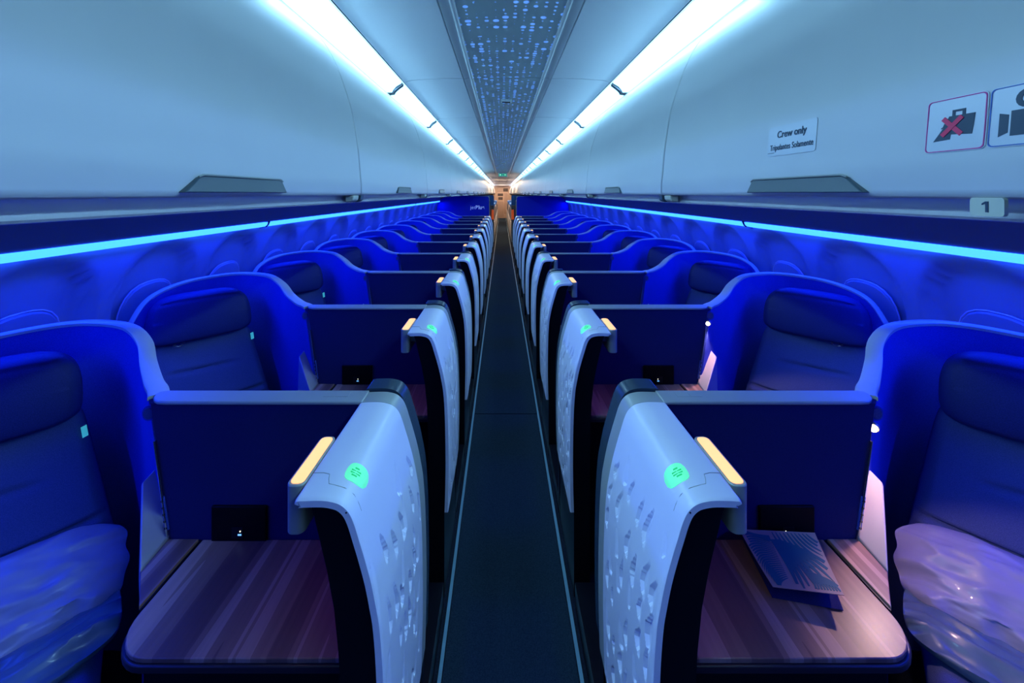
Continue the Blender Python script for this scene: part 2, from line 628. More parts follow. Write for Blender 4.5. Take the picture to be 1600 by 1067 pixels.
B0, BP = 0.130, 1.067
bin_proto = {}
NBIN = int((Y_END - B0) / BP)
for s in (-1, 1):
    off = (s * .9, B0 + BP / 2, 1.64)
    t = thing('overhead_bin', off, '', 'overhead bin', 'overhead luggage bins on the %s' % SIDE[s])
    bm = new()
    prism_y(bm, BC + [(.70, 2.19), (.70, 1.66), (.50, 1.645), (.472, 1.644)], B0 + .003, B0 + BP - .003, s)
    link('bin_door', bm, 'bin', t, off, smooth=50, bevel=.003)
    bm = new()
    box(bm, *sorted((s * .705, s * 1.55)), B0 + .002, B0 + BP - .002, 1.655, 2.2)
    link('bin_body', bm, 'trim', t, off)
    # latch handle: a flared grey flap in the lower edge
    yc = B0 + BP / 2 - .01
    bm = new()
    o_, i_ = .010, .001
    fr = [(yc - .135, 1.651), (yc - .105, 1.6725), (yc - .095, 1.676), (yc + .098, 1.676), (yc + .106, 1.672), (yc + .112, 1.651)]
    loft(bm, [[(s * (bin_u(h) - i_ + .004), y, h) for y, h in fr], [(s * (bin_u(h) - (o_ if h < 1.66 else .004)), y, h) for y, h in fr]])
    hd = link('latch_handle', bm, 'handle', t, off, bevel=.002)
    bm = new()
    tube(bm, [(s * (bin_u(h) - .0045), y, h + .001) for y, h in fr[1:5]], .0016, 6)
    link('latch_rim', bm, 'rail', hd, (0, 0, 0)).location = (-off[0], -off[1], -off[2])
    bin_proto[s] = (t, off)
    for k in range(NBIN + 1):
        c = t if k == 0 else copy_tree(t)
        c.location.y = off[1] + BP * k
        c['label'] = 'white curved overhead bin with grey latch, %s one on the %s' % (ORD[k], SIDE[s])

# end-of-bin brackets under the seams
for s in (-1, 1):
    first = None
    for k in range(0, 16):
        y = B0 + BP * (k + 1)
        if first is None:
            off = (s * .5, y, 1.62)
            bm = new()
            prism_y(bm, [(.470, 1.6435), (.472, 1.631), (.480, 1.6245), (.496, 1.624), (.496, 1.6435)], y - .055, y - .012, s)
            first = thing('bin_bracket', off, '', 'bracket', 'brackets under the bin seams on the %s' % SIDE[s])
            link('body', bm, 'rim', first, off, bevel=.003)
            bm = new()
            prism_y(bm, [(.469, 1.6435), (.471, 1.629), (.479, 1.6225), (.498, 1.622), (.498, 1.6435)], y + .002, y + .024, s)
            link('clip', bm, 'handle', first, off, bevel=.002)
            c = first
        else:
            c = copy_tree(first)
            c.location.y = y
        c['label'] = 'small grey bracket under the %s seam between %s overhead bins' % (ORD[k] if k else 'first', SIDE[s])

# passenger service channel under the bins
for s in (-1, 1):
    off = (s * 1.0, 5, 1.61)
    t = thing('service_channel', off, 'long silver service channel running under the %s overhead bins' % SIDE[s], 'service panel', 'service channels under the bins')
    bm = new()
    y_a = .38 if s > 0 else Y_START
    prism_y(bm, [(.556, 1.6435), (.556, 1.6195), (.505, 1.6195), (.500, 1.6205), (.4985, 1.6235), (.5010, 1.6285), (.5030, 1.634), (.5040, 1.6435)], y_a, Y_END, s)
    link('front_rail', bm, 'silver', t, off)
    bm = new()
    prism_y(bm, [(.5565, 1.6435), (.5565, 1.6215), (.566, 1.6195), (.60, 1.6195), (1.5, 1.625), (1.5, 1.6435)], Y_START, Y_END, s)
    link('underside_panel', bm, 'silver', t, off)

# ------------------------------------------------------------------ stickers on the right bin (mapped on its curved face)
def on_bin(y, h, lift=.0012):
    return Vector((bin_u(h) - lift, y, h))


def decal(name, polys, m, parent, off, lift, step=.004):
    """polys: list of (y, h) outlines laid on the bin face as thin film"""
    bm = new()
    for poly in polys:
        dense = []
        for (a, b) in zip(poly, poly[1:] + poly[:1]):
            n = max(1, int(math.dist(a, b) / step))
            for i in range(n):
                dense.append((a[0] + (b[0] - a[0]) * i / n, a[1] + (b[1] - a[1]) * i / n))
        lo = [on_bin(y, h, lift - .0006) for y, h in dense]
        hi = [on_bin(y, h, lift) for y, h in dense]
        loft(bm, [lo, hi])
    return link(name, bm, m, parent, off, smooth=20)


def text_mesh(txt, size, fn, bold=0.0, align='CENTER', spacing=1.0, narrow=1.0):
    cu = bpy.data.curves.new('lettering', 'FONT')
    cu.body = txt
    cu.size = size
    cu.align_x = align
    cu.offset = bold
    cu.space_character = spacing
    cu.extrude = .0
    ob = bpy.data.objects.new('lettering_tmp', cu)
    COL.objects.link(ob)
    bpy.context.view_layer.update()
    dg = bpy.context.evaluated_depsgraph_get()
    me = bpy.data.meshes.new_from_object(ob.evaluated_get(dg))
    bm = new()
    bm.from_mesh(me)
    bpy.data.objects.remove(ob)
    bpy.data.meshes.remove(me)
    bpy.data.curves.remove(cu)
    r = bmesh.ops.extrude_face_region(bm, geom=bm.faces[:])
    up = [v for v in r['geom'] if isinstance(v, bmesh.types.BMVert)]
    for v in bm.verts:
        v.co.z = 0
    for v in up:
        v.co.z = 1
    for v in bm.verts:
        v.co = fn(v.co.x * narrow, v.co.y, v.co.z)
    return bm


def rrect(y0, y1, h0, h1, r, n=4):
    out = []
    for cy, ch, a0 in ((y1 - r, h1 - r, 0), (y0 + r, h1 - r, 90), (y0 + r, h0 + r, 180), (y1 - r, h0 + r, 270)):
        for i in range(n + 1):
            a = math.radians(a0 + 90 * i / n)
            out.append((cy + r * math.cos(a), ch + r * math.sin(a)))
    return out


def ring_polys(outer, wd):
    """outline of a closed line as a chain of thin quads"""
    cy = sum(p[0] for p in outer) / len(outer)
    ch = sum(p[1] for p in outer) / len(outer)
    out = []
    for a, b in zip(outer, outer[1:] + outer[:1]):
        def inn(p):
            d = Vector((p[0] - cy, p[1] - ch))
            hy = max(abs(d.x), 1e-6); hh = max(abs(d.y), 1e-6)
            my = max(abs(q[0] - cy) for q in outer); mh = max(abs(q[1] - ch) for q in outer)
            return (cy + d.x * (my - wd) / my, ch + d.y * (mh - wd) / mh)
        out.append([a, b, inn(b), inn(a)])
    return out


# text runs toward the camera on the right-hand bin: reading left to right means y decreasing
yc, hc = .667, 1.746
off = (.476, yc, hc)
st = thing('crew_only_sticker', off, 'rectangular sticker with two lines of dark lettering on the right bin', 'sticker', 'stickers on the nearest right bin')
decal('film', [rrect(.613, .724, 1.718, 1.772, .004)], 'sticker', st, off, .0010)
bm = text_mesh('Crew only', .0175, lambda x, y, z: on_bin(yc - x, 1.7505 + y, .0014 + .0004 * z), narrow=.9, bold=.00025)
link('lettering', bm, 'ink', st, off)
bm = text_mesh('Tripulantes Solamente', .0150, lambda x, y, z: on_bin(yc - x, 1.7285 + y, .0014 + .0004 * z), narrow=.71, bold=.00005, spacing=1.03)
link('lettering', bm, 'ink', st, off)
decal('underline', [[(.706, 1.7238), (.722, 1.7238), (.722, 1.7246), (.706, 1.7246)]], 'ink', st, off, .0016)

ya, yb, ha, hb = .397, .452, 1.697, 1.756
off = (.474, (ya + yb) / 2, (ha + hb) / 2)
st = thing('no_luggage_sticker', off, 'square sticker with a red cross over dark luggage on the right bin', 'sticker', 'stickers on the nearest right bin')
decal('film', [rrect(ya - .001, yb + .001, ha - .001, hb + .001, .005)], 'sticker', st, off, .0010)
ol = rrect(ya, yb, ha, hb, .004)
bars = [p for p in ring_polys(ol, .0009)]
decal('border', bars, 'pinkline', st, off, .0016)


def Q(px, py):
    """sticker coordinates 0..1 across (left to right as read) and up"""
    return (yb - px * (yb - ya), ha + py * (hb - ha))


decal('luggage_symbol', [[Q(*p) for p in ((.36, .32), (.80, .28), (.83, .66), (.40, .66), (.30, .45))],
                         [Q(*p) for p in ((.14, .20), (.44, .22), (.47, .44), (.30, .44))],
                         [Q(*p) for p in ((.45, .66), (.50, .66), (.50, .74), (.45, .74))],
                         [Q(*p) for p in ((.62, .66), (.67, .66), (.67, .74), (.62, .74))],
                         [Q(*p) for p in ((.45, .73), (.67, .73), (.67, .77), (.45, .77))],
                         [Q(*p) for p in ((.26, .44), (.29, .44), (.32, .53), (.40, .53), (.40, .50), (.33, .50))]], 'ink', st, off, .0016)
decal('cross', [[Q(*p) for p in ((.27, .60), (.33, .66), (.66, .33), (.60, .27))]], 'red', st, off, .0021)
decal('cross', [[Q(*p) for p in ((.27, .33), (.33, .27), (.66, .60), (.60, .66))]], 'red', st, off, .0024)

yb2 = .394
ya2 = .338
off = (.474, (ya2 + yb2) / 2, (ha + hb) / 2)
st = thing('crew_symbol_sticker', off, 'blue bordered sticker with a dark seated figure at the frame edge', 'sticker', 'stickers on the nearest right bin')
decal('film', [rrect(ya2 - .001, yb2 + .0005, ha - .001, hb + .001, .005)], 'sticker', st, off, .0010)
decal('border', ring_polys(rrect(ya2, yb2, ha, hb, .004), .0009), 'blueline', st, off, .0016)
ya_, yb_ = ya, yb
ya, yb = ya2, yb2


def ringp(cx, cy, r0, r1, n=16):
    o = []
    for i in range(n):
        a, b = 2 * math.pi * i / n, 2 * math.pi * (i + 1) / n
        o.append([Q(cx + r0 * math.cos(a), cy + r0 * math.sin(a)), Q(cx + r0 * math.cos(b), cy + r0 * math.sin(b)),
                  Q(cx + r1 * math.cos(b), cy + r1 * math.sin(b)), Q(cx + r1 * math.cos(a), cy + r1 * math.sin(a))])
    return o


decal('figure_symbol', ringp(.50, .76, .075, .155) + [[Q(*p) for p in ((.30, .58), (.72, .58), (.72, .52), (.50, .38), (.72, .24), (.72, .16), (.30, .16))],
                                                      [Q(*p) for p in ((.14, .56), (.27, .52), (.27, .22), (.14, .16))]], 'ink', st, off, .0016)

# row number tag
off = (.47, .394, 1.63)
t = thing('row_number_tag', off, 'small pale tag with the row number hanging under the right bin', 'tag')
bm = new(); loft(bm, [[(.468, y, h) for y, h in rrect(.3805, .4085, 1.6265, 1.6455, .003)], [(.472, y, h) for y, h in rrect(.3805, .4085, 1.6265, 1.6455, .003)]])
link('plate', bm, 'rim', t, off)
bm = new()
for poly in ([(-.0012, .000), (.0012, .000), (.0012, .0112), (-.0012, .0112)], [(-.0012, .0112), (-.0012, .0088), (-.0042, .0074), (-.0042, .0090)]):
    loft(bm, [[(x, .394 - a, 1.6305 + b) for a, b in poly] for x in (.4674, .4682)])
link('lettering', bm, 'ink', t, off)

# ------------------------------------------------------------------ suites
OUT = [(.410, 1.084), (.407, 1.089), (.398, 1.091), (.360, 1.092), (.338, 1.089), (.322, 1.083), (.308, 1.070), (.298, 1.050), (.288, 1.018),
       (.278, .985), (.266, .940), (.257, .895), (.250, .850), (.244, .757), (.241, .60), (.242, .48), (.245, .37)]
OC = [(p.x, p.y) for p in catmull([(u, h, 0) for u, h in OUT], 4)]


def inset(curve, d):
    out = []
    for i, p in enumerate(curve):
        a = Vector(curve[max(i - 1, 0)]); b = Vector(curve[min(i + 1, len(curve) - 1)])
        t = (b - a).normalized()
        n = Vector((-t.y, t.x))          # left of travel; the curve runs from inboard top to the aisle and down
        c = Vector(p)
        if (Vector((.45, .6)) - c).dot(n) < 0:
            n = -n
        q = c + n * d
        out.append((q.x, q.y))
    return out


def build_pod(s):
    off = (s * .33, -.14, 0)
    t = thing('suite_door_console', off, '', 'suite door', 'white textured suite doors on the %s of the aisle' % SIDE[s])
    # white shell with the pressed leaf pattern
    rnd = random.Random(11 if s < 0 else 23)
    dents = []
    for i in range(72):
        for _ in range(60):
            hh = .37 + .70 * rnd.random() ** 1.15
            yy = rnd.uniform(-.318, -.022)
            if hh > .80 and rnd.random() < .35:
                continue
            if all(abs(yy - d[0]) > .034 or abs(hh - d[1]) > .058 for d in dents):
                break
        else:
            continue
        ln = rnd.uniform(.045, .085)
        if hh + ln < 1.02:
            dents.append((yy, hh, ln, rnd.uniform(.016, .032), rnd.choice((-1, 1, 1)), rnd.uniform(.006, .0105)))
    fine = []
    for a, b in zip(OC[:-1], OC[1:]):
        n = max(1, int(math.dist(a, b) / .0042))
        for i in range(n):
            fine.append((a[0] + (b[0] - a[0]) * i / n, a[1] + (b[1] - a[1]) * i / n))
    fine.append(OC[-1])
    inner = inset(fine, .0145)
    ny = 92
    ys = [-.33 + (.33 - .003) * i / ny for i in range(ny + 1)]
    bm = new()

    def depth(y, h):
        d = 0
        for (dy, dh, ln, wd, sg, dp) in dents:
            b = (h - dh) / ln
            if 0 < b < 1 and abs(y - dy) < wd * 1.2:
                ww = wd * math.sin(math.pi * (b ** .6)) ** .9 + 1e-5
                a = (y - dy) * sg / ww + b * .25
                if 0 < a < 1:
                    d = max(d, dp * a * math.sin(math.pi * (b ** .6)) ** .5)
        return d
    rings = []
    for i, y in enumerate(ys):
        # slight rounding of the shell toward its near edge
        edge = min(1, (y + .33) / .006)
        dr = .0025 * (1 - edge) ** 2
        ring = []
        for (u, h), (ui, hi) in zip(fine, inner):
            d = depth(y, h) if (h < 1.03 and -.325 < y < -.012) else 0
            k = (d + dr) / .0145
            ring.append((s * (u + (ui - u) * k), y, h + (hi - h) * k))
        ring += [(s * ui, y, hi) for ui, hi in reversed(inner)]
        rings.append(ring)
    loft(bm, rings)
    link('white_shell', bm, 'white', t, off, smooth=24)
    # rear band in rail grey
    bm = new()
    band = [(u + .001, h - .0008) for u, h in OC]
    prism_y(bm, band + inset(band, .012)[::-1], 0, .052, s)
    link('rear_band', bm, 'rail', t, off, bevel=.0015)
    # black body
    inn = [(.386, 1.077), (.380, 1.06), (.368, 1.01), (.354, .95), (.341, .88), (.333, .80), (.328, .70), (.326, .55), (.326, .02)]
    outr = [(u, h) for u, h in inset(OC, .0155)][::-1]
    outr = [(u, h) for u, h in outr if u < .385]
    body = [(.262, .02), (.262, .36)] + outr + inn
    bm = new()
    prism_y(bm, body, -.318, .05, s)
    link('inner_body', bm, 'black', t, off, smooth=50)
    # seam of the lift panel and its tiny screw
    bm = new()
    sp = [(s * .408, -.262, 1.0915), (s * .385, -.263, 1.0925), (s * .372, -.267, 1.0925), (s * .368, -.280, 1.0925), (s * .362, -.292, 1.0925), (s * .345, -.295, 1.091), (s * .330, -.296, 1.0875),
          (s * .312, -.297, 1.0755), (s * .302, -.299, 1.060), (s * .297, -.300, 1.047)]
    tube(bm, [(x, y, z - .0004) for x, y, z in sp], .0007, 5)
    link('panel_seam', bm, 'rail', t, off)
    bm = new()
    disc(bm, (s * .3135, -.3298, 1.068), (0, -1, 0), .0016, .001, 10)
    link('screw', bm, 'darkgap', t, off)
    # green call button
    bm = new()
    pl = [(u, y) for u, y in rrect(.303, .345, -.284, -.238, .016, 5)]

    def top(u):
        for (u0, h0), (u1, h1) in zip(OC[:-1], OC[1:]):
            if u1 <= u <= u0:
                return h0 + (h1 - h0) * (u - u0) / (u1 - u0 if u1 != u0 else 1)
        return 1.09
    pl = [(min(max(u, .302), .345), y) for u, y in rrect(.304, .346, -.281, -.236, .017, 6)]
    rings = []
    for i in range(17):
        q = -1 + 2 * i / 16
        hw = .0235 * max(.02, (1 - abs(q) ** 3.2)) ** (1 / 3.2)
        u = .323 + .0205 * q
        z = top(u)
        rings.append([(s * u, -.2535 - hw, z - .001), (s * u, -.2535 + hw, z - .001), (s * u, -.2535 + hw, z + .0012), (s * u, -.2535 - hw, z + .0012)])
    loft(bm, rings)
    bt = link('call_button', bm, 'green', t, off)
    bt['label'] = 'glowing green call button'
    bm = new()
    for (q, wv) in ((-.262, .005), (-.256, .009), (-.250, .009), (-.244, .004)):
        loft(bm, [[(s * u, y, top(u) + dz) for u, y in ((.325 - wv, q - .0012), (.325 + wv, q - .0012), (.325 + wv, q + .0012), (.325 - wv, q + .0012))] for dz in (.0005, .0026)])
    ic = link('button_symbol', bm, 'greenmark', bt, (0, 0, 0)); ic.location = (-off[0], -off[1], 0)
    # amber lamp
    bm = new()
    prism_h(bm, rrect(.4115, .447, -.292, -.140, .0135, 6), .993, 1.0875, s)
    lp = link('accent_lamp', bm, 'rail', t, off, bevel=.002)
    lp['label'] = 'grey lamp housing with amber glow'
    bm = new()
    prism_h(bm, rrect(.416, .4425, -.286, -.146, .010, 6), 1.0872, 1.0888, s)
    g = link('lamp_lens', bm, 'lamp_glow', lp, (0, 0, 0)); g.location = (-off[0], -off[1], 0)
    bm = new()
    prism_h(bm, rrect(.418, .441, -.280, -.152, .008, 4), .9915, .9932, s)
    g = link('lower_lens', bm, 'lamp_down', lp, (0, 0, 0)); g.location = (-off[0], -off[1], 0)
    bm = new()
    box(bm, *sorted((s * .385, s * .412)), -.26, -.17, 1.03, 1.06)
    g = link('lamp_arm', bm, 'rail', lp, (0, 0, 0)); g.location = (-off[0], -off[1], 0)
    return t, off


def build_sliding(s):
    off = (s * .33, .12, 0)
    t = thing('sliding_door', off, '', 'sliding door', 'dark sliding doors stowed behind the white doors on the %s' % SIDE[s])
    bm = new()
    c = [(u + .006, h + .006) for u, h in OC]
    prism_y(bm, c + inset(c, .05)[::-1], .058, .115, s)
    link('door_frame', bm, 'darkdoor', t, off, bevel=.006, seg=3)
    bm = new()
    body = [(.262, .02), (.258, .36)] + [(u + .014, h - .008) for u, h in OC][::-1] + [(.40, 1.0), (.372, .9), (.352, .6), (.35, .02)]
    prism_y(bm, body, .060, .105, s)
    link('door_leaf', bm, 'black', t, off, smooth=50)
    bm = new()
    box(bm, *sorted((s * .262, s * .34)), .118, .50, .0, .10)
    link('floor_track', bm, 'black', t, off)
    return t, off


def edge_u(h):
    """outboard edge of the partition"""
    return .925 + (.975 - .925) * (h - .72) / .36


PATH = [(.990, .045, 1.086), (1.024, .080, 1.085), (1.082, .13, 1.084), (1.185, .225, 1.100), (1.272, .305, 1.137), (1.365, .345, 1.175), (1.48, .345, 1.190), (1.56, .31, 1.195),
        (1.625, .24, 1.195), (1.68, .14, 1.19), (1.712, .03, 1.17), (1.728, -.05, 1.13), (1.735, -.11, 1.05)]


def build_shell(s):
    off = (s * 1.1, .03, 0)
    t = thing('suite_shell', off, '', 'seat shell', 'blue seat shells with partitions on the %s of the aisle' % SIDE[s])
    # partition
    bm = new()
    loft(bm, [[(s * .388, y, 1.084), (s * edge_u(1.084), y, 1.084), (s * edge_u(.72), y, .72), (s * edge_u(.72), y, .03), (s * .345, y, .03), (s * .345, y, .72)] for y in (.004, .034)])
    link('partition', bm, 'navy', t, off)
    # rail
    bm = new()
    plan = [(.404, -.003), (.93, -.003), (.955, .000), (.972, .009), (.985, .022), (.992, .038), (.9915, .052), (.975, .058), (.404, .058)]
    prism_h(bm, plan, 1.083, 1.0925, s)
    rl = link('partition_rail', bm, 'rail', t, off, bevel=.003)
    bm = new()
    for a, b in ((.452, .487), (.489, .520)):
        box(bm, *sorted((s * a, s * b)), .022, .048, 1.0920, 1.0930)
    g = link('rail_hatch', bm, 'rail', rl, (0, 0, 0), bevel=.0006); g.location = (-off[0], -off[1], 0)
    # socket panel
    bm = new()
    box(bm, *sorted((s * .660, s * .808)), -.003, .006, .713, .812)
    sp = link('socket_panel', bm, 'socket', t, off, bevel=.003)
    bm = new(); box(bm, *sorted((s * .722, s * .752)), -.0045, -.001, .728, .758); g = link('socket', bm, 'black', sp, (0, 0, 0)); g.location = (-off[0], -off[1], 0)
    bm = new(); disc(bm, (s * .7285, -.0045, .7475), (0, -1, 0), .0016, .001, 8); g = link('indicator_light', bm, 'led_white', sp, (0, 0, 0)); g.location = (-off[0], -off[1], 0)
    bm = new(); box(bm, s * .730 - .0045, s * .730 + .0045, -.0056, -.0045, .7365, .7400); g = link('usb_light', bm, 'led_blue', sp, (0, 0, 0)); g.location = (-off[0], -off[1], 0)
    # shell wall
    pth = catmull([Vector(p) for p in PATH], 5)
    T = .021
    rows_o, rows_i = [], []
    npt = len(pth)
    hs = [.0, .25, .5, .75, 1.0]

    def lean(i, h, top):
        wgt = max(0, 1 - i / 22)
        return -.14 * (top - h) * wgt if h > .72 - 1e-6 else -.14 * (top - .72) * wgt
    rings = []
    for i, p in enumerate(pth):
        a, b = pth[max(i - 1, 0)], pth[min(i + 1, npt - 1)]
        d = Vector((b.x - a.x, b.y - a.y)).normalized()
        nr = Vector((d.y, -d.x))
        tk = T * (1 - .35 * i / npt)
        ring = []
        top = p.z - .006
        for h in (top, .92, .78, .72, .03):
            h = min(h, top)
            ring.append((s * (p.x + nr.x * tk + lean(i, h, top)), p.y + nr.y * tk, h))
        for h in (.03, .72, .78, .92, top):
            h = min(h, top)
            ring.append((s * (p.x - nr.x * tk + lean(i, h, top)), p.y - nr.y * tk, h))
        rings.append(ring)
    bm = new()
    loft(bm, rings)
    link('shell_wall', bm, 'shell', t, off, smooth=40)
    # rim: flat cap following the top
    rings = []
    for i, p in enumerate(pth):
        a, b = pth[max(i - 1, 0)], pth[min(i + 1, npt - 1)]
        d = Vector((b.x - a.x, b.y - a.y)).normalized()
        nr = Vector((d.y, -d.x))
        tk = (T + .003) * (1 - .45 * i / npt)
        ring = []
        for sx, dz in ((1, -.009), (1, .000), (.8, .003), (-.8, .003), (-1, .0), (-1, -.009)):
            ring.append((s * (p.x + nr.x * tk * sx), p.y + nr.y * tk * sx, p.z + dz))
        rings.append(ring)
    bm = new()
    loft(bm, rings)
    link('shell_rim', bm, 'rim', t, off, smooth=40)
    # armrest flare under the wing
    bm = new()
    loft(bm, [[(s * u, y, h) for u, y, h in ((.918, -.088, .724), (.932, .030, .724), (1.030, .095, .862), (1.048, .055, .832))],
              [(s * u, y, .56) for u, y in ((.924, -.080), (.936, .030), (1.036, .095), (1.056, .055))]])
    link('armrest_flare', bm, 'arm', t, off, bevel=.004)
    # oval reading lamp by the rail
    bm = new()
    disc(bm, (s * 1.000, .030, 1.046), (-s * .15, -1, .0), .021, .006, 22, sx=.8)
    rd = link('reading_light', bm, 'shell', t, off)
    bm = new()
    disc(bm, (s * .9995, .0255, 1.046), (-s * .15, -1, .0), .015, .0035, 22, sx=.8)
    g = link('reading_lens', bm, 'seat', rd, (0, 0, 0)); g.location = (-off[0], -off[1], 0)
    # control pad, and a metal strip added to imitate the lamp's reflected highlight
    bm = new()
    loft(bm, [[(s * (edge_u(h) + du), y, h) for du, y, h in ((-.004, .0, .745), (.007, .0, .745), (.007, .0, .835), (-.004, .0, .835))],
              [(s * (edge_u(h) + du), y, h) for du, y, h in ((-.004, .012, .745), (.007, .012, .745), (.007, .012, .835), (-.004, .012, .835))]])
    cp = link('control_pad', bm, 'shell', t, off, bevel=.002)
    bm = new()
    for i in range(5):
        disc(bm, (s * (edge_u(.752 + .018 * i) + .0015), .0, .752 + .018 * i), (0, -1, 0), .0034, .0015, 10)
    g = link('control_buttons', bm, 'black', cp, (0, 0, 0)); g.location = (-off[0], -off[1], 0)
    bm = new()
    tube(bm, [(s * (edge_u(h) + .001), .001, h) for h in (.73, .80, .9, .985)], .0028, 8)
    link('edge_strip', bm, 'metal', t, off)
    return t, off


def build_console(s):
    off = (s * .6, -.13, 0)
    t = thing('side_console', off, '', 'side table', 'wood-topped side consoles on the %s of the aisle' % SIDE[s])
    plan = [(.334, .002), (.334, -.262)]
    r = .085
    for i in range(9):
        a = math.radians(-90 + 90 * i / 8)
        plan.append((.833 - r + r * math.cos(a), -.262 + r + r * math.sin(a)))
    plan.append((.833, .002))
    bm = new()
    prism_h(bm, plan, .709, .720, s)
    link('table_top', bm, 'wood', t, off, bevel=.002)
    bm = new()
    p2 = [(u + (.004 if u > .7 else 0), y - (.004 if y < -.1 else 0)) for u, y in plan]
    prism_h(bm, p2, .692, .7085, s)
    link('table_edge', bm, 'edge', t, off, bevel=.003)
    # raised wood side ledge
    bm = new()
    prism_h(bm, [(.8445, -.168), (.8445, .002), (.926, .002), (.916, -.088)], .700, .7215, s)
    link('side_ledge', bm, 'wood', t, off, bevel=.0015)
    bm = new()
    box(bm, *sorted((s * .8375, s * .8410)), -.172, .002, .700, .7185)
    link('track_strip', bm, 'black', t, off)
    bm = new()
    box(bm, *sorted((s * .345, s * .80)), -.20, .002, .03, .691)
    link('cabinet_body', bm, 'black', t, off)
    bm = new()
    prism_h(bm, [(.805, -.20), (.845, -.160), (.912, -.085), (.922, .002), (.805, .002)], .03, .699, s)
    link('end_panel', bm, 'navy', t, off)
    return t, off


SO = (1.572, .095)      # centre of the headrest's lower edge
AX = Vector((.69, -.72)).normalized()
FX = Vector((-.72, -.69)).normalized()


def S(s, a, f, h):
    return Vector((s * (SO[0] + AX.x * a + FX.x * f), SO[1] + AX.y * a + FX.y * f, h))


def build_seat(s, tag):
    off = (s * 1.45, .03, 0)
    t = thing('airline_seat', off, '', 'seat', 'cushioned suite seats on the %s of the aisle' % SIDE[s])

    def groove(v, v0, w, d):
        return -d * math.exp(-((v - v0) / w) ** 2)
    # backrest: tilts, widens toward the seat, stitched seams

    def fb(a, tt, v):
        h = .69 + .27 * v
        hw = .205 + .105 * (1 - v) / 2
        f = (.96 - h) * .38 - .045
        th = .055
        dd = 0
        if tt > 0:
            dd += groove(v, -.22, .022, .016) + groove(v, -.36, .022, .014) + groove(v, .34 + .05 * a, .030, .013) * max(0, 1 - (a / .62) ** 4)
            dd += .012 * (1 - a * a) * (1 - v * v)
            dd += .002 * noise.noise(Vector((a * 3, v * 4, s)))
        return S(s, a * hw, f + tt * th + dd, h)
    bm = new()
    superbox(bm, 30, 64, 9, fb, 4)
    link('backrest', bm, 'seat', t, off, smooth=70)

    def fh(a, tt, v):
        h = 1.035 + .112 * v + .010 * a * 0
        hw = .205 + .006 * (1 - v) - .028 * max(0, v) ** 2
        dd = 0
        if tt > 0:
            dd = .022 * (1 - a * a * .7) * (1 - v * v * .6) + groove(v, .78, .035, .006)
        return S(s, a * hw - .0, .008 - .018 * v + tt * .050 + dd, h - .012 * (abs(a) ** 3) * (v > 0))
    bm = new()
    superbox(bm, 30, 26, 6, fh, 4)
    hd = link('headrest', bm, 'head', t, off, smooth=70)
    # little metal clasp under the headrest
    bm = new()
    for q in (.075, .110):
        c = S(s, q, .078, .926)
        disc(bm, c, (-s * .7, -.7, 0), .006, .004, 10)
    c0, c1 = S(s, .075, .078, .922), S(s, .110, .078, .922)
    tube(bm, [c0, (c0 + c1) / 2 + Vector((0, 0, -.008)), c1], .002, 6)
    g = link('headrest_clasp', bm, 'metal', hd, (0, 0, 0)); g.location = (-off[0], -off[1], 0)
    # seat cushion

    def fs(a, tt, v):
        f = .335 + .255 * v
        hw = .275 - .03 * (v + 1) / 2
        h = .395 + tt * .060 + .03 * (v + 1) / 2 * .5
        if tt > 0:
            h += .012 * (1 - a * a) * (1 - v * v)
        return S(s, a * hw, f, h)
    bm = new()
    superbox(bm, 24, 24, 7, fs, 4)
    link('seat_cushion', bm, 'seat', t, off, smooth=70)
    bm = new()
    ring = [(-.255, .10), (.27, .06), (.26, .52), (-.24, .52)]
    loft(bm, [[S(s, a, f, h) for a, f in ring] for h in (.02, .333)])
    link('seat_base', bm, 'navy', t, off, bevel=.01)
    if tag:
        bm = new()
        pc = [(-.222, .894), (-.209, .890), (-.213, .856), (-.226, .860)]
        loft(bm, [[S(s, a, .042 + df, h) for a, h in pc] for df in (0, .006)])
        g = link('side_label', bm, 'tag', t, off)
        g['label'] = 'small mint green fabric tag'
    return t, off


SEATLAB = 'blue cushioned seat with dark headrest, %s from the front on the %s'
SHLAB = 'curved blue seat shell and navy partition, %s from the front on the %s'
PODLAB = 'white textured suite door with green button, %s from the front on the %s'
SLLAB = 'dark rounded sliding door behind the %s white door on the %s'
COLAB = 'wood-topped side console in front of the %s partition on the %s'


def lab_n(k):
    return ORD[k] if k else 'first'


for s in (-1, 1):
    for build, labf in ((lambda s: build_seat(s, s < 0), SEATLAB), (build_shell, SHLAB), (build_pod, PODLAB), (build_sliding, SLLAB), (build_console, COLAB)):
        t, off = build(s)
        for k in range(ROWS):
            c = t if k == 0 else copy_tree(t)
            c.location.y = off[1] + Y0 + PITCH * k
            c['label'] = labf % (lab_n(k), SIDE[s])

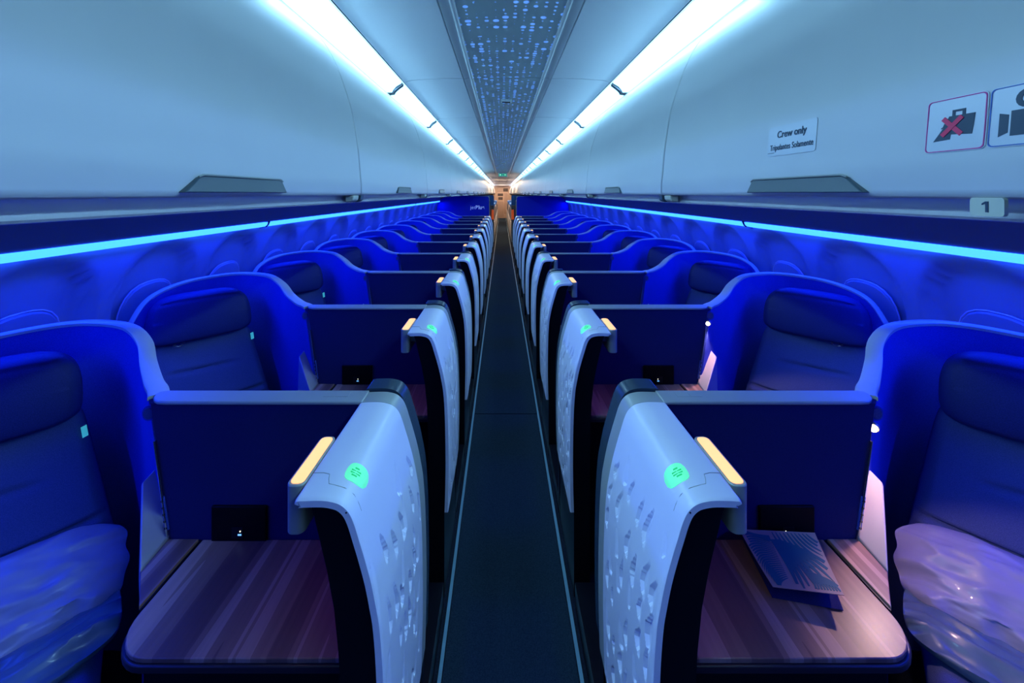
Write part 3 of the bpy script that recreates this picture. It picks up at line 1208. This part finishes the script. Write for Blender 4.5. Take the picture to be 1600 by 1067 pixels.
# lit reading lamps of the two nearest suites on the right
for k in range(2):
    yk = Y0 + PITCH * k
    off = (.996, yk + .040, 1.000)
    t = thing('lit_reading_lamp', off, 'switched-on warm reading lamp at the %s right-hand partition edge' % lab_n(k), 'lamp', 'lit reading lamps on the right')
    bm = new(); disc(bm, (off[0] - .012, off[1] - .022, off[2] + .010), (-.75, -.6, -.2), .0085, .006, 16); link('bulb', bm, 'bulb', t, off)
    bm = new(); disc(bm, (off[0] - .004, off[1] - .016, off[2] + .012), (-.75, -.6, -.2), .0115, .010, 16); link('housing', bm, 'rail', t, off)
    ld = bpy.data.lights.new('reading_light', 'SPOT')
    ld.energy = 4.6
    ld.color = (1, .62, .50)
    ld.spot_size = math.radians(125)
    ld.spot_blend = .25
    ld.shadow_soft_size = .006
    lo = bpy.data.objects.new('reading_light', ld)
    COL.objects.link(lo)
    lo.location = (off[0] - .004, off[1] - .028, off[2] - .004)
    tgt = Vector((1.10, yk - .30, .50))
    lo.rotation_euler = (tgt - Vector(lo.location)).to_track_quat('-Z', 'Y').to_euler()

# ------------------------------------------------------------------ pillows and blankets on the nearest seats
for s in (-1, 1):
    yk = Y0
    rn = 3.1 if s < 0 else 8.7

    def wr(a, v, k=1.0):
        d = 0
        for q in range(5):
            ph = rn + q * 1.7
            d += (.5 ** q) * abs(noise.noise(Vector((a * (1.6 + q * 1.5) + ph, v * (2.2 + 1.6 * q) - ph, q)))) * .028 * k
        return d

    def fp(a, tt, v):
        # leaning pillow: v=1 upper edge against the backrest, v=-1 toward the knees
        f = .135 + .20 * (1 - v) / 2
        h = .628 - .165 * (1 - v) / 2
        n_ = Vector((.55, .83))
        th = .062 * (1 - .55 * abs(a) ** 4) * (1 - .25 * v * v)
        w_ = wr(a, v, .75) * (1 if tt > 0 else .2)
        edge = .012 * math.sin(a * 9 + rn) + .008 * math.sin(a * 23)
        p = S(s, a * .300 - .012 + .004 * math.sin(v * 11), f + tt * th * n_.x - w_ * n_.x + (edge if v < -.6 else 0) * .5, h + tt * th * n_.y - w_ * n_.y)
        p.y += yk
        return p
    base = S(s, 0, .22, .47); base.y += yk
    bm = new()
    superbox(bm, 60, 44, 3.6, fp, 6)
    o = link('pillow', bm, 'pillow', None, tuple(base), smooth=70)
    o.location = base
    tagit(o, 'crumpled pale pillow wrapped in clear plastic on the nearest %s seat' % SIDE[s], 'pillow', 'wrapped pillows on the nearest seats')

    def fbk(a, tt, v):
        f = .375 + .115 * v
        h = .492 + tt * .026 + .006 * math.sin(v * 6)
        fold = .006 * math.sin((f + a * .02) * 95) if tt > 0 else 0
        w_ = wr(a + 4, v, .8) if tt > 0 else 0
        p = S(s, a * .285 - .01, f + .01 * math.sin(a * 5 + rn), h + fold - w_)
        p.y += yk
        return p
    bm = new()
    superbox(bm, 56, 40, 4.5, fbk, 4)
    base = S(s, 0, .33, .47); base.y += yk
    o = link('folded_blanket', bm, 'blanket', None, tuple(base), smooth=70)
    o.location = base
    tagit(o, 'folded dark teal blanket in plastic below the pillow on the %s seat' % SIDE[s], 'blanket', 'wrapped blankets on the nearest seats')

# ------------------------------------------------------------------ palm leaf booklet on the right console
off = (.70, .95, .7215)
t = thing('palm_print_booklet', off, 'booklet with a blue palm leaf print lying on the right wooden console', 'booklet')
P00, P10, P11, P01 = Vector((.590, .878)), Vector((.728, .850)), Vector((.800, 1.018)), Vector((.602, 1.022))   # near-left, near-right, far-right, far-left


def BK(a, b, lift=0.0):
    p = (P00 * (1 - a) + P10 * a) * (1 - b) + (P01 * (1 - a) + P11 * a) * b
    z = .7495 + .006 * (1 - a) * b + .010 * a * (1 - b) - .004 * math.sin(b * 3.1)
    return Vector((p.x, p.y, z + lift))


bm = new()
n = 12
top = [[bm.verts.new(BK(i / n, j / n, .0012)) for i in range(n + 1)] for j in range(n + 1)]
bot = [[bm.verts.new(BK(i / n, j / n, 0)) for i in range(n + 1)] for j in range(n + 1)]
for j in range(n):
    for i in range(n):
        bm.faces.new((top[j][i], top[j][i + 1], top[j + 1][i + 1], top[j + 1][i]))
        bm.faces.new((bot[j][i], bot[j + 1][i], bot[j + 1][i + 1], bot[j][i + 1]))
for i in range(n):
    bm.faces.new((bot[0][i], bot[0][i + 1], top[0][i + 1], top[0][i]))
    bm.faces.new((bot[n][i + 1], bot[n][i], top[n][i], top[n][i + 1]))
    bm.faces.new((bot[i + 1][0], bot[i][0], top[i][0], top[i + 1][0]))
    bm.faces.new((bot[i][n], bot[i + 1][n], top[i + 1][n], top[i][n]))
link('cover', bm, 'paper', t, off)
bm = new()
lw = []
for dz in (0, .001):
    for j in (1.0, 0.02):
        p0, p1 = P00 * (1 - j) + P01 * j, P10 * (1 - j) + P11 * j
        lw.append([(p0.x, p0.y, .7222 + .024 * j + dz), (p1.x, p1.y, .7222 + .020 * j + dz)])
loft(bm, [[lw[0][0], lw[0][1], lw[1][1], lw[1][0]], [lw[2][0], lw[2][1], lw[3][1], lw[3][0]]])
link('shadow_sheet', bm, 'navy', t, off)  # added sheet props the cover; its navy stands in for the shadow
bm = new()


def leaflet(p0, p1, bend, wd):
    """a slim curved leaf between two (a, b) points of the page"""
    p0, p1 = Vector(p0), Vector(p1)
    d = p1 - p0
    nn = Vector((-d.y, d.x))
    lf, rt = [], []
    K = 9
    for i in range(K + 1):
        q = i / K
        c = p0 + d * q + nn * bend * math.sin(math.pi * q)
        ww = wd * math.sin(math.pi * (.06 + .94 * q)) ** .7
        u = nn.normalized() * ww
        lf.append(c + u)
        rt.append(c - u)
    for i in range(K):
        quad = [lf[i], lf[i + 1], rt[i + 1], rt[i]]
        if all(0.005 < v.x < .995 and 0.005 < v.y < .995 for v in quad):
            vs = [bm.verts.new(BK(v.x, v.y, .0018)) for v in quad]
            bm.faces.new(vs)


for i in range(22):
    q = i / 21
    leaflet((.36 - .05 * q, .80 - .62 * q), (-.12 + .25 * q, .80 - .95 * q), -.25, .016)
for i in range(9):
    q = i / 8
    leaflet((.36 + .012 * i, .84), (.36 + .10 * i, -.12 + .05 * i), .06, .030)
for i in range(10):
    q = i / 9
    leaflet((.42 + .05 * i, .97), (.70 + .045 * i, .30 + .05 * i), -.10, .018)
for i in range(10):
    leaflet((.62 + .02 * i, .36 - .01 * i), (.60 + .05 * i, -.04), .12, .017)
for i in range(5):
    leaflet((.36, .9 - .02 * i), (.02 + .05 * i, 1.0 - .03 * i), .12, .022)
r = bmesh.ops.extrude_face_region(bm, geom=bm.faces[:])
for v in [g for g in r['geom'] if isinstance(g, bmesh.types.BMVert)]:
    v.co.z -= .0005
link('palm_print', bm, 'palm', t, off)

# ------------------------------------------------------------------ bulkheads behind the suites
for s in (-1, 1):
    off = (s * 1.0, Y_BULK, 0)
    t = thing('class_divider', off, ('tall blue divider with white lettering behind the left suites' if s < 0 else 'tall plain blue divider behind the last right suites'), 'divider',
              'blue dividers behind the suites')
    ui = .362
    prof = [(ui + .03, 0.02), (ui, .30), (ui, 1.50), (ui + .004, 1.54), (ui + .02, 1.562), (ui + .05, 1.57), (1.50, 1.595), (1.72, 1.42), (1.80, .9), (1.75, .02)]
    bm = new()
    prism_y(bm, prof, Y_BULK, Y_BULK + .03, s)
    link('panel', bm, 'bulkhead', t, off)
    bm = new()
    pts = [(ui - .004, .30), (ui - .004, 1.50), (ui, 1.545), (ui + .02, 1.567), (ui + .05, 1.575), (1.50, 1.60)]
    rings = []
    for u, h in pts:
        rings.append([(s * (u - .012 if h < 1.5 else u), Y_BULK - .006, h), (s * (u - .012 if h < 1.5 else u), Y_BULK + .045, h),
                      (s * (u + .006), Y_BULK + .045, h - .008), (s * (u + .006), Y_BULK - .006, h - .008)])
    loft(bm, rings)
    link('frame', bm, 'rail', t, off)
    bm = new()
    prism_y(bm, [(ui + .03, .02), (ui - .012, .35), (ui - .010, 1.45), (ui + .04, 1.45), (ui + .06, .02)], Y_BULK + .05, Y_BULK + .45, s)
    link('side_panel', bm, 'black', t, off)
    if s < 0:
        bm = text_mesh('jet', .135, lambda x, y, z: Vector((-.862 + x, Y_BULK - .001 - .004 * z, 1.235 + y)), align='LEFT')
        link('lettering', bm, 'logo', t, off)
        bm = text_mesh('Blue', .135, lambda x, y, z: Vector((-.725 + x, Y_BULK - .001 - .004 * z, 1.235 + y)), align='LEFT', bold=.005)
        link('lettering', bm, 'logo', t, off)

# ------------------------------------------------------------------ exit sign, second divider, rear cabin
off = (0, 11.2, 2.13)
t = thing('exit_sign', off, 'small green illuminated double exit sign hanging from the cabin ceiling', 'sign')
bm = new(); box(bm, -.13, .13, 11.19, 11.24, 2.13, 2.25); link('housing', bm, 'trim', t, off, bevel=.01)
for i, xc in enumerate((-.062, .062)):
    bm = new(); box(bm, xc - .050, xc + .050, 11.182, 11.19, 2.150, 2.222); pn = link('sign_panel', bm, 'exit', t, off, bevel=.004)
    bm = new()
    sg = -1 if i == 0 else 1
    box(bm, xc - .008, xc + .008, 11.178, 11.182, 2.168, 2.206)
    loft(bm, [[(xc + sg * .012, y, 2.206), (xc + sg * .034, y, 2.187), (xc + sg * .012, y, 2.168)] for y in (11.178, 11.182)])
    g = link('sign_symbol', bm, 'exit_white', pn, (0, 0, 0)); g.location = (-off[0], -off[1], -off[2])

for s in (-1, 1):
    off = (s * 1.0, 12.6, 0)
    t = thing('cabin_divider', off, 'lighter blue divider farther back at the %s of the aisle' % SIDE[s], 'divider', 'second pair of dividers')
    bm = new(); prism_y(bm, [(.285, 1.26), (.285, 1.54), (.31, 1.585), (1.5, 1.60), (1.7, 1.26)], 12.6, 12.63, s); link('upper_panel', bm, 'econ_blue', t, off)
    bm = new(); prism_y(bm, [(.315, .05), (.285, .4), (.285, 1.255), (1.7, 1.255), (1.75, .05)], 12.6, 12.63, s); link('lower_panel', bm, 'econ_seat', t, off)
    bm = new(); prism_y(bm, [(.288, .78), (.288, 1.10), (.36, 1.12), (.37, .80)], 12.58, 12.598, s); link('orange_glow', bm, 'orange', t, off, bevel=.02)  # made-up glowing patch for the orange spot of light


def econ_seat(s):
    off = (s * .6, 13.4, 0)
    t = thing('economy_seat', off, '', 'seat', 'rear cabin seats beside the aisle on the %s' % SIDE[s])
    yk = 13.4
    bm = new()
    superbox(bm, 10, 12, 6, lambda a, tt, v: Vector((s * (.52 + .22 * a), yk - .05 + .09 * v + tt * .05, .80 + .32 * v)), 3)
    link('backrest', bm, 'econ_seat', t, off, smooth=70)
    bm = new()
    superbox(bm, 10, 8, 5, lambda a, tt, v: Vector((s * (.52 + .19 * a), yk + .03 + tt * .055, 1.10 + .10 * v)), 3)
    link('headrest', bm, 'econ_blue', t, off, smooth=70)
    bm = new()
    superbox(bm, 10, 8, 6, lambda a, tt, v: Vector((s * (.52 + .22 * a), yk - .34 + .24 * v, .43 + tt * .06)), 3)
    link('seat_cushion', bm, 'econ_seat', t, off, smooth=70)
    bm = new()
    box(bm, *sorted((s * .285, s * .315)), yk - .50, yk - .05, .60, .635)
    box(bm, *sorted((s * .287, s * .305)), yk - .20, yk - .08, .30, .62)
    link('armrest', bm, 'cream', t, off, bevel=.01)
    bm = new()
    box(bm, *sorted((s * .285, s * .30)), yk - .5, yk - .02, .32, .36)
    box(bm, *sorted((s * .285, s * .31)), yk - .45, yk - .42, .006, .34)
    box(bm, *sorted((s * .285, s * .31)), yk - .10, yk - .07, .006, .34)
    link('leg', bm, 'cream', t, off)
    return t, off


for s in (-1, 1):
    t, off = econ_seat(s)
    for k in range(15):
        c = t if k == 0 else copy_tree(t)
        c.location.y = off[1] + .80 * k
        c['label'] = 'grey rear cabin aisle seat with blue headrest, %s behind the %s divider' % (ORD[k] if k else 'first', SIDE[s])

# rear galley
off = (0, 25.4, 0)
t = thing('rear_galley', off, 'beige galley unit with dark compartments closing the far end of the aisle', 'galley')
bm = new(); box(bm, -.62, .62, 25.4, 25.95, .01, 2.05); link('cabinet', bm, 'beige', t, off, bevel=.01)
for (a, b, c, d, m_) in ((-.33, .04, 1.72, 2.0, 'beige2'), (.07, .38, 1.76, 1.98, 'brown'), (-.30, .06, 1.47, 1.64, 'brown'), (-.26, .04, 1.22, 1.40, 'brown'), (-.30, .10, .10, 1.12, 'beige2'),
                         (.13, .36, .3, 1.68, 'beige2')):
    bm = new(); box(bm, a, b, 25.385, 25.40, c, d); link('compartment' if m_ == 'brown' else 'door', bm, m_, t, off, bevel=.008)
bm = new(); box(bm, -1.9, 1.9, 26.0, 26.1, 0, 2.34); struct(link('wall_back', bm, 'beige'))
bm = new()
prism_y(bm, [(-.60, 2.06), (-.45, 2.15), (.45, 2.15), (.60, 2.06), (.60, 2.25), (-.60, 2.25)], 24.9, 25.2)
struct(link('ceiling_rear_panel', bm, 'trim'))

# added warm area lights that brighten the rear cabin and galley
for y, e in ((23.8, 45), (18.0, 50), (13.6, 28)):
    ld = bpy.data.lights.new('rear_warm_fill', 'AREA')
    ld.energy = e
    ld.color = (1, .70, .48)
    ld.shape = 'RECTANGLE'
    ld.size = .3
    ld.size_y = 1.6
    lo = bpy.data.objects.new('rear_warm_fill', ld)
    COL.objects.link(lo)
    lo.location = (0, y, 2.25)
